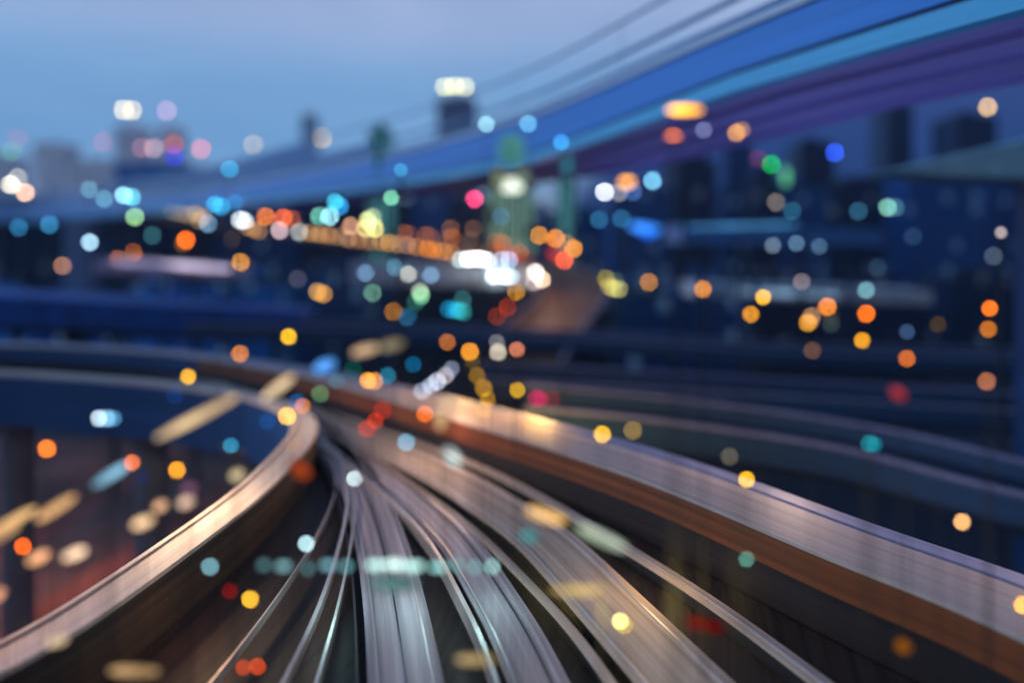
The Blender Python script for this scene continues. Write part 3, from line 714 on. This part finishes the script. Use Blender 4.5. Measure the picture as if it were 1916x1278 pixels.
 (1556,606,'2c3a40',None,'very dim grey lamp below the dim taupe one',None,None),
 (1621,587,'ff780e','N','vivid orange lamp right of the tan cluster',None,None),
 (1613,637,'e29c18','N','golden lamp below the vivid orange one on the right',None,None),
 (1697,671,'c46a28','N','burnt orange lamp low on the right beyond the road bridge',None,None),
 (1697,621,'344a70','N','dim slate blue lamp above the burnt orange one',None,None),
 (1755,607,'46382e','N','very dim brown lamp left of the stacked orange pair at right',None,None),
 (1520,656,'5c4138','N','dim brown lamp below the tan cluster on the right',None,None),
 (1852,577,'ff7c08','N','vivid orange lamp, upper of the stacked pair at the right edge',None,None),
 (1849,616,'b4680e','N','dull amber lamp, lower of the stacked pair at the right edge',None,None),
 (1846,714,'a0664a','N','dull copper lamp near the right edge beyond the lilac kerb',None,None),
 # slim post lamps on the guideway
 (540,630,'ffc61a','N','bright yellow lamp, topmost of the yellow trail left of the bend',None,None),
 (449,662,'cc7c20','N','brownish amber lamp, second of the yellow trail left of the bend',None,None),
 (352,705,'f8b816','N','golden lamp, lowest of the yellow trail left of the bend',None,None),
 (837,640,'a86238','N','copper lamp left of the orange one in the middle',None,None),
 (879,658,'f49c20','N','orange lamp between the copper and cream ones in the middle',None,None),
 (930,641,'76767a','N','grey ringed lamp above the cream one in the middle',None,None),
 (932,659,'c0b4a6','N','cream lamp in the middle left of the salmon one',None,None),
 (967,654,'cc7a60','N','salmon lamp right of the cream one in the middle',None,None),
 (688,712,'f0a018','N','orange yellow lamp, left of the overlapping pair in the middle',None,None),
 (700,713,'d88a48','N','peach orange lamp, right of the overlapping pair in the middle',None,None),
 (773,682,'28668e','N','blue lamp above the white string in the middle',None,None),
 (725,703,'38708a','N','dim blue teal lamp right of the overlapping orange pair',None,None),
 (660,691,'2c4640','N','very dim green lamp above the orange pair',None,None),
 (629,713,'3a5e6c','N','dim teal lamp right of the blue light bar',None,None),
 (599,737,'527656','N','moss green lamp below the blue light bar',None,None),
 (566,760,'c47034','N','orange brown lamp touching the yellow one at the loop tip',None,None),
 (556,752,'1c5080','N','dim blue lamp behind the orange brown one at the loop tip',None,None),
 (537,779,'ffc00c','N','bright yellow lamp at the very tip of the loop',None,None),
 (500,789,'283f68','N','dim indigo lamp left of the loop tip',None,None),
 (327,740,'1c3658','N','very dim indigo lamp under the golden one',None,None),
 (432,834,'3e84a2','N','steel teal lamp inside the loop',None,None),
 (795,775,'fa7812','N','vivid orange lamp below the white string in the middle',None,None),
 (760,828,'609ab8','N','steel blue lamp over the beige strip in the middle',None,None),
 (845,690,'8088a2','N','bluish grey lamp at the top of the white string',None,None),
 (834,703,'b4a8b0','N','pinkish white lamp second in the white string',None,None),
 (818,714,'c0c6d8','N','lilac white lamp in the middle of the white string',None,None),
 (806,722,'a0a8c0','N','lilac grey lamp fourth in the white string',None,None),
 (790,732,'94a0b4','N','bluish white lamp at the lower end of the white string',None,None),
 (968,730,'ffc60c','N','bright yellow lamp left of the magenta glow',None,None),
 (1033,747,'7c3a2c','N','dull brick red lamp right of the magenta glow',None,None),
 (1003,745,'b42a5c','N','magenta lamp, left of the overlapping magenta pair',None,None),
 (1012,746,'b42a5c','N','magenta lamp, right of the overlapping magenta pair',None,None),
 (1127,813,'ffc40a','N','bright yellow lamp over the pinkish walkway, left one',None,None),
 (1184,806,'8a7044','N','khaki lamp beside the left yellow one over the walkway',None,None),
 (1397,898,'ffc214','N','bright yellow lamp over the pinkish walkway, right one',None,None),
 (1365,855,'5e564e','N','dim taupe lamp above the right yellow one over the walkway',None,None),
 (1397,1047,'609e90','N','sea green lamp over the dark gap beside the outer rail',None,None),
 (1800,977,'f8b878','N','peach lamp over the walkway near the right edge',None,None),
 (1914,1133,'ffb01c','N','orange yellow lamp cut by the right edge',None,None),
 (1160,1163,'fff890','N','brilliant yellow white lamp over the beige strip at the bottom',None,None),
 (1168,1171,'9c8410','N','dull yellow lamp behind the brilliant one at the bottom',None,None),
 (663,896,'d0e6ea','N','bright icy white lamp between the tracks',None,None),
 (573,1018,'b8e0e8','N','icy blue lamp left of the tracks',None,None),
 (393,1061,'6c98a4','N','greyish blue lamp left of the icy blue one',None,None),
 (430,1107,'68180e','N','dark red lamp left of the amber one at the bottom left',None,None),
 (468,1122,'ffc040','N','brilliant amber lamp at the bottom left of the tracks',None,None),
 (88,840,'ff8412','N','vivid orange lamp at the left edge inside the loop',None,None),
 (247,866,'e07240','N','salmon orange lamp at the end of the blue light bar inside the loop',None,None),
 (331,880,'f8a40c','N','golden amber lamp inside the loop near the cream parapet',None,None),
 (266,893,'1e2c44','N','very dim slate lamp between the salmon and golden ones',None,None),
 (185,783,'d4ecf8','N','brilliant bluish white lamp at left, first of three overlapping',None,None),
 (200,783,'8ebcd8','N','light blue lamp at left, second of three overlapping',None,None),
 (213,783,'5c90b4','N','dull blue lamp at left, third of three overlapping',None,None),
 (43,1023,'fa6a12','N','vivid red orange lamp low at the left edge',None,None),
 (884,676,'6c5c20','N','dull olive lamp at the top of the golden column in the middle',None,None),
 (893,703,'a87e14','N','golden lamp second from the top of the golden column in the middle',None,None),
 (905,727,'c8920e','N','golden lamp third from the top of the golden column in the middle',None,None),
 (912,748,'e0a40e','N','brightest golden lamp low in the golden column in the middle',None,None),
 (906,766,'c08c18','N','golden lamp at the foot of the golden column in the middle',None,None),
 (716,768,'a03828','N','vermilion lamp, upper one of the overlapping red trio over the track bend',None,None),
 (702,788,'e8502c','N','vermilion lamp, middle one of the overlapping red trio over the track bend',None,None),
 (686,803,'c04028','N','vermilion lamp, lower one of the overlapping red trio over the track bend',None,None),
 (455,1250,'c8501a','N','orange lamp at the bottom beside the rails, left of an overlapping pair',None,None),
 (482,1248,'e05a14','N','orange lamp at the bottom beside the rails, right of an overlapping pair',None,None),
 (1627,830,'34707a','N','soft dim teal lamp over the road bridge, left of a close pair',None,None),
 (1637,832,'2c5c68','N','soft dim teal lamp over the road bridge, right of a close pair',None,None),
]
for a in LAMPS: lamp(a[0], a[1], a[2], a[3], a[4], a[5], basey=a[6])
G1 = 'tan and brown lamps crowded along the raised expressway'
for x, y, c in ((580,436,'b0825a'),(598,438,'b88a64'),(616,440,'b48058'),(634,443,'a88468'),(652,447,'b08468'),(672,449,'a07258'),(690,452,'b08058'),(712,452,'c08a54'),(728,454,'c08a50'),(745,457,'a8806c'),(762,459,'a07a74'),(780,462,'b87848'),(800,466,'cc7636'),(812,468,'cc7434'),(828,470,'c07c48'),(845,475,'c08050'),(460,424,'a07a62'),(474,428,'a87a58'),(484,432,'9c7258')):
    lamp(x, y, c, None, 'soft tan lamp in the crowded unbroken row along the raised expressway', G1)
G2 = 'dim brick coloured lamps above the expressway'
for x, y, c in ((757,436,'7c4a40'),(766,438,'623c3e'),(797,440,'844c3c'),(806,442,'70443c'),(843,428,'7c5448'),(846,444,'9a5030'),(836,448,'5c4440'),(886,428,'6c4c4a'),(880,448,'584a4c'),(926,452,'74493e'),(940,455,'a04c22'),(936,452,'7a4030'),(960,458,'5a4248')):
    lamp(x, y, c, None, 'dim brick brown lamp in the thin ringed row above the raised expressway', G2)
G3 = 'faint olive lamps under the viaduct at left'
for x, y, c in ((305,394,'3c4a5c'),(322,396,'5c5a54'),(338,398,'665c50'),(352,402,'5e5248'),(366,400,'746450'),(380,406,'7a5c48'),(372,412,'645046')):
    lamp(x, y, c, None, 'faint olive grey lamp in the dim clump below the viaduct at left', G3)

# signs and light bars
bar(1255, 205, 1308, 205, 'ffac08', 'N', 'long orange neon sign before the viaduct soffit', 'neon_sign', 7, 1.7, 'sign')
bar(1163, 340, 1182, 340, 'ffa81c', 130, 'short orange pill shaped neon sign beside the light blue lamp', 'neon_sign', 9, 1.5, 'sign')
bar(1182, 423, 1232, 430, '3a8cfa', 125, 'bright blue wide neon sign on the right of the centre', 'neon_sign', 12, 1.0, 'sign')
bar(1200, 436, 1225, 440, '1450c8', 126, 'deep blue short neon strip under the bright blue sign', 'neon_sign', 7, .8, 'sign')
bar(1470, 316, 1470, 345, '4c9a78', 178, 'pale green upright light strip beside the vivid green lamp', 'light_bar', 10)
bar(956, 335, 956, 358, 'e0eada', 'N', 'upright white tower glow added just under the viaduct', 'light_board', 30, 1.7, 'light panel')  # emissive boards added up front for the glow of the tower behind
bar(932, 318, 934, 352, '7c8c78', 'N', 'upright grey green tower glow added left of the white one under the viaduct', 'light_board', 14, .7, 'light panel')
bar(978, 318, 976, 345, '7a9488', 'N', 'upright pale green tower glow added right of the white one under the viaduct', 'light_board', 14, .7, 'light panel')
bar(958, 255, 956, 305, '4a8a8c', 'N', 'tall dim green tower glow added across the fascia of the viaduct', 'light_board', 30, 1.0, 'light panel')
bar(708, 262, 708, 312, '4a8eb4', 'N', 'dim teal upright tower glow added across the barrier of the viaduct', 'light_tube', 7, .8, 'light')  # added near tubes carry the facade glow of the narrow teal towers
bar(1061, 292, 1061, 325, '2c6c82', 'N', 'dim teal upright tower glow added under the blue lamp of the viaduct', 'light_tube', 8, .8, 'light')
bar(310, 494, 425, 503, 'b4a8c4', 93, 'pinkish long glow strip added along the edge of the left canopy', 'light_tube', 9, .75, 'light')  # emissive strips added to brighten the canopy edge
bar(215, 489, 300, 492, '7c789c', 93.5, 'dim lilac long glow strip added along the edge of the left canopy', 'light_tube', 9, .6, 'light')
bar(1395, 545, 1560, 552, '6c88a8', 90, 'pale blue long light tube along the edge of the right overpass strip', 'light_tube', 9, .55, 'light')
bar(1300, 424, 1480, 420, '3a70a0', 73, 'blue long light tube along the edge of the right overpass slab', 'light_tube', 6, .6, 'light')
bar(862, 515, 915, 518, 'eef8fc', 102, 'wide white light board under the floodlight row', 'light_board', 26, 1.0, 'light board')
bar(905, 528, 935, 530, '7cc0d8', 103, 'short cyan light board right under the white one', 'light_board', 14, .8, 'light board')
bar(930, 470, 985, 482, '8a3018', 104, 'dull red light strip behind the bluish floodlights', 'light_bar', 10)
bar(1030, 470, 1050, 480, 'b02a10', 104, 'deep red light strip inside the amber arc', 'light_bar', 10)
T = 'light'  # streaked lamp and car lights, built as fixed bars on added posts
bar(497, 743, 545, 706, 'd8bc98', 'N', 'beige slanted light bar high inside the loop, upper one', 'light_bar', 9)
bar(303, 815, 432, 748, 'c8aa80', 'N', 'long beige slanted light bar in the middle of the loop', 'light_bar', 9)
bar(592, 690, 625, 678, '5a9cf0', 'N', 'azure blue slanted light bar above the loop tip', 'light_bar', 12)
bar(663, 660, 705, 650, 'b49678', 'N', 'tan flat light bar right above the azure one', 'light_bar', 9)
bar(715, 650, 752, 641, '6c6452', 'N', 'dim olive flat light bar extending from the tan one', 'light_bar', 9)
bar(180, 906, 235, 872, '78a4bc', 'N', 'greyish blue slanted light bar behind the salmon lamp', 'light_bar', 9)
bar(75, 970, 135, 932, 'd0a070', 'N', 'tan slanted light bar at left, longer right one', 'light_bar', 9)
bar(-20, 1000, 60, 955, 'd0a472', 'N', 'tan slanted light bar cut by the left edge, upper one', 'light_bar', 9)
bar(-20, 1016, 30, 985, 'a07c58', 'N', 'brown slanted light bar cut by the left edge, lower one', 'light_bar', 9)
bar(252, 984, 282, 972, 'f0c698', 'N', 'cream short light bar, lowest of the three peach blobs', 'light_bar', 9)
bar(292, 952, 308, 942, 'e4b08c', 'N', 'peach short light bar, middle of the three peach blobs', 'light_bar', 9)
bar(338, 944, 358, 936, 'f4ccb0', 'N', 'pale peach short light bar, rightmost of the three peach blobs', 'light_bar', 9)
bar(346, 918, 362, 912, '6c4a60', 'N', 'dim mauve short light bar above the pale peach one', 'light_bar', 9)
bar(55, 1052, 88, 1036, 'e4a478', 'N', 'peach short light bar low at left beside the red orange lamp', 'light_bar', 9)
bar(122, 1044, 156, 1030, 'fad4b0', 'N', 'creamy white short light bar low at left', 'light_bar', 9)
bar(-10, 1120, 5, 1105, 'd89878', 'N', 'peach light bar cut by the left edge at the bottom', 'light_bar', 9)
bar(92, 1204, 122, 1196, 'd0b490', 'N', 'beige short light bar over the cream parapet at the bottom left', 'light_bar', 9)
bar(212, 1256, 290, 1258, '9c7e5c', 'N', 'tan flat light bar at the bottom left', 'light_bar', 9)
bar(435, 893, 452, 885, 'ccb890', 'N', 'cream short light bar touching the parapet inside the loop', 'light_bar', 10)
bar(990, 955, 1052, 975, 'e8b878', 'N', 'apricot slanted light bar over the beige strip', 'light_bar', 10)
bar(1085, 988, 1165, 1025, '8e9a88', 'N', 'pale green slanted light bar following the apricot one', 'light_bar', 10)
bar(1040, 1105, 1118, 1105, 'a48a5c', 'N', 'khaki flat light bar over the beige strip', 'light_bar', 9)
bar(860, 1235, 925, 1235, '94805c', 'N', 'khaki flat light bar at the bottom between the strips', 'light_bar', 9)
bar(1290, 1164, 1350, 1176, '7a1818', 'N', 'dark red slanted light bar at the bottom right', 'light_bar', 10, .6)
bar(1670, 730, 1690, 742, 'a03840', 'N', 'dull red short light bar on the right beyond the road bridge', 'light_bar', 10)
bar(980, 1000, 1000, 1008, '14787c', 'N', 'small teal light bar over the beige strip', 'light_bar', 7)
bar(1680, 1205, 1700, 1215, '8a5010', 'N', 'dull amber short light bar at the bottom right', 'light_bar', 12)
bar(842, 748, 832, 765, 'ccb494', 'N', 'cream upright light bar below the white string', 'light_bar', 10)
bar(826, 775, 824, 800, 'b4946c', 'N', 'tan upright light bar below the cream one', 'light_bar', 10)
bar(834, 842, 856, 868, 'c4d4d4', 'N', 'icy white slanted light bar over the beige strip', 'light_bar', 12)
bar(548, 868, 575, 890, '8c3a22', 'N', 'rust red short light bar at the loop tip', 'light_bar', 12)
bar(545, 838, 560, 826, 'b89078', 'N', 'pinkish short light bar resting over the loop tip', 'light_bar', 10)

# lamp gantry across the tracks
gz = 8.3
a, b = P(470, 1062, gz), P(945, 1062, gz)
g = empty('lamp_gantry', (a.x, gz, DZ - .35), 'low gantry with icy teal light tubes strung across the tracks', 'gantry')
MB().tube(a, b, .012, .012, 8).build('beam', M_post, g)
for q in (a, b): MB().tube((q.x, q.y, DZ - .35), (q.x, q.y, q.z), .012, .01, 8).build('post', M_post, g)
for x0, x1, y, th, c in ((488, 500, 1058, 9, '5a8086'), (520, 541, 1060, 9, '6c949a'), (572, 580, 1064, 9, '4c747c'), (604, 622, 1058, 9, '6c98a4'), (640, 655, 1060, 9, '5a8890'), (690, 716, 1058, 11, 'b4e0da'), (722, 752, 1057, 12, 'd0f0ea'), (758, 788, 1060, 11, 'a8d4ce'), (808, 832, 1062, 9, '84b8b8'), (850, 862, 1058, 9, '5c8a88'), (884, 893, 1062, 9, '5c8888'), (918, 924, 1061, 9, 'a0d4d0'), (700, 775, 1092, 26, '587c7c')):
    q, w = P(x0, y, gz), P(x1, y, gz); r = th * gz / F / 2; bb = BINF * abs(1 - FOCUS / gz)
    col, k = strength(c, x0, y, gz, th * min(x1 - x0 + th, bb))
    spindle(q, w, r).build('light_tube', tubemat(col, k * 1.1, 3), g)

# light that the lit lamps throw on the guideway, and an added soffit fill
def glow(name, loc, col, e, r=.4):
    l = bpy.data.lights.new(name, 'POINT'); l.energy = e; l.color = col; l.shadow_soft_size = r
    o = bpy.data.objects.new(name, l); COL.objects.link(o); o.location = loc
def spot(name, loc, col, e, up, ang, blend=.6):
    d = bpy.data.lights.new(name, 'SPOT'); d.energy = e; d.color = col; d.spot_size = math.radians(ang); d.spot_blend = blend; d.shadow_soft_size = .5
    o = bpy.data.objects.new(name, d); COL.objects.link(o); o.location = loc
    if up: o.rotation_euler = (math.pi, 0, 0)
q = P(1160, 1163, 8.2); glow('yellow_lamp_light', q, (1, .74, .2), 230)
for X, Z, h, e, c in ((-8.6, 17.5, 2.6, 380, (1, .68, .42)), (-10.2, 25, 2.6, 330, (1, .68, .42)), (-10.5, 12, 2.6, 150, (1, .55, .35)), (8.5, 20.5, 2.8, 260, (1, .66, .48)), (12.5, 15, 2.8, 200, (1, .66, .5)), (1.2, 27.5, 2.0, 900, (1, .52, .13)), (-2.0, 31, 2.2, 500, (1, .55, .16)), (5.0, 20.5, .9, 40, (1, .45, .12)), (8.6, 15.0, .8, 22, (1, .45, .12)), (-2.5, 24.5, 2.5, 160, (1, .62, .4)), (-6.2, 14.0, .9, 26, (1, .42, .12)), (-7.6, 16.5, .7, 18, (1, .6, .1)), (3.2, 15.5, 1.0, 40, (1, .6, .2))):
    spot('amber_lamp_light', (X, Z, DZ + h), c, e * 1.5, False, 174, .2)
for x in (560, 740, 900):
    q = P(x, 1075, gz); glow('gantry_lamp_light', (q.x * 1.5, 14.8, DZ + .9), (.55, .97, .95), 26, .2)
for x, y, Z, e in ((1040, 540, 96, 500), (1020, 590, 84, 450), (860, 468, 136, 2500)):
    glow('road_lamp_light', P(x, y - 40, Z), (1, .5, .2), e)
for X, Y, e in ((-22, 24, 4200), (-38, 44, 8000), (-17, 14, 2000)):
    spot('yard_lamp_light', (X, Y, 13), (1, .45, .28), e, False, 130)
for X, Z, e in ((15, 21, 420), (14, 33, 600), (10, 48, 500)):  # added violet fill to brighten the soffit; no lamp fitting there
    spot('violet_soffit_fill', (X, Z, CAMZ - 2), (.36, .42, 1), e, True, 140)
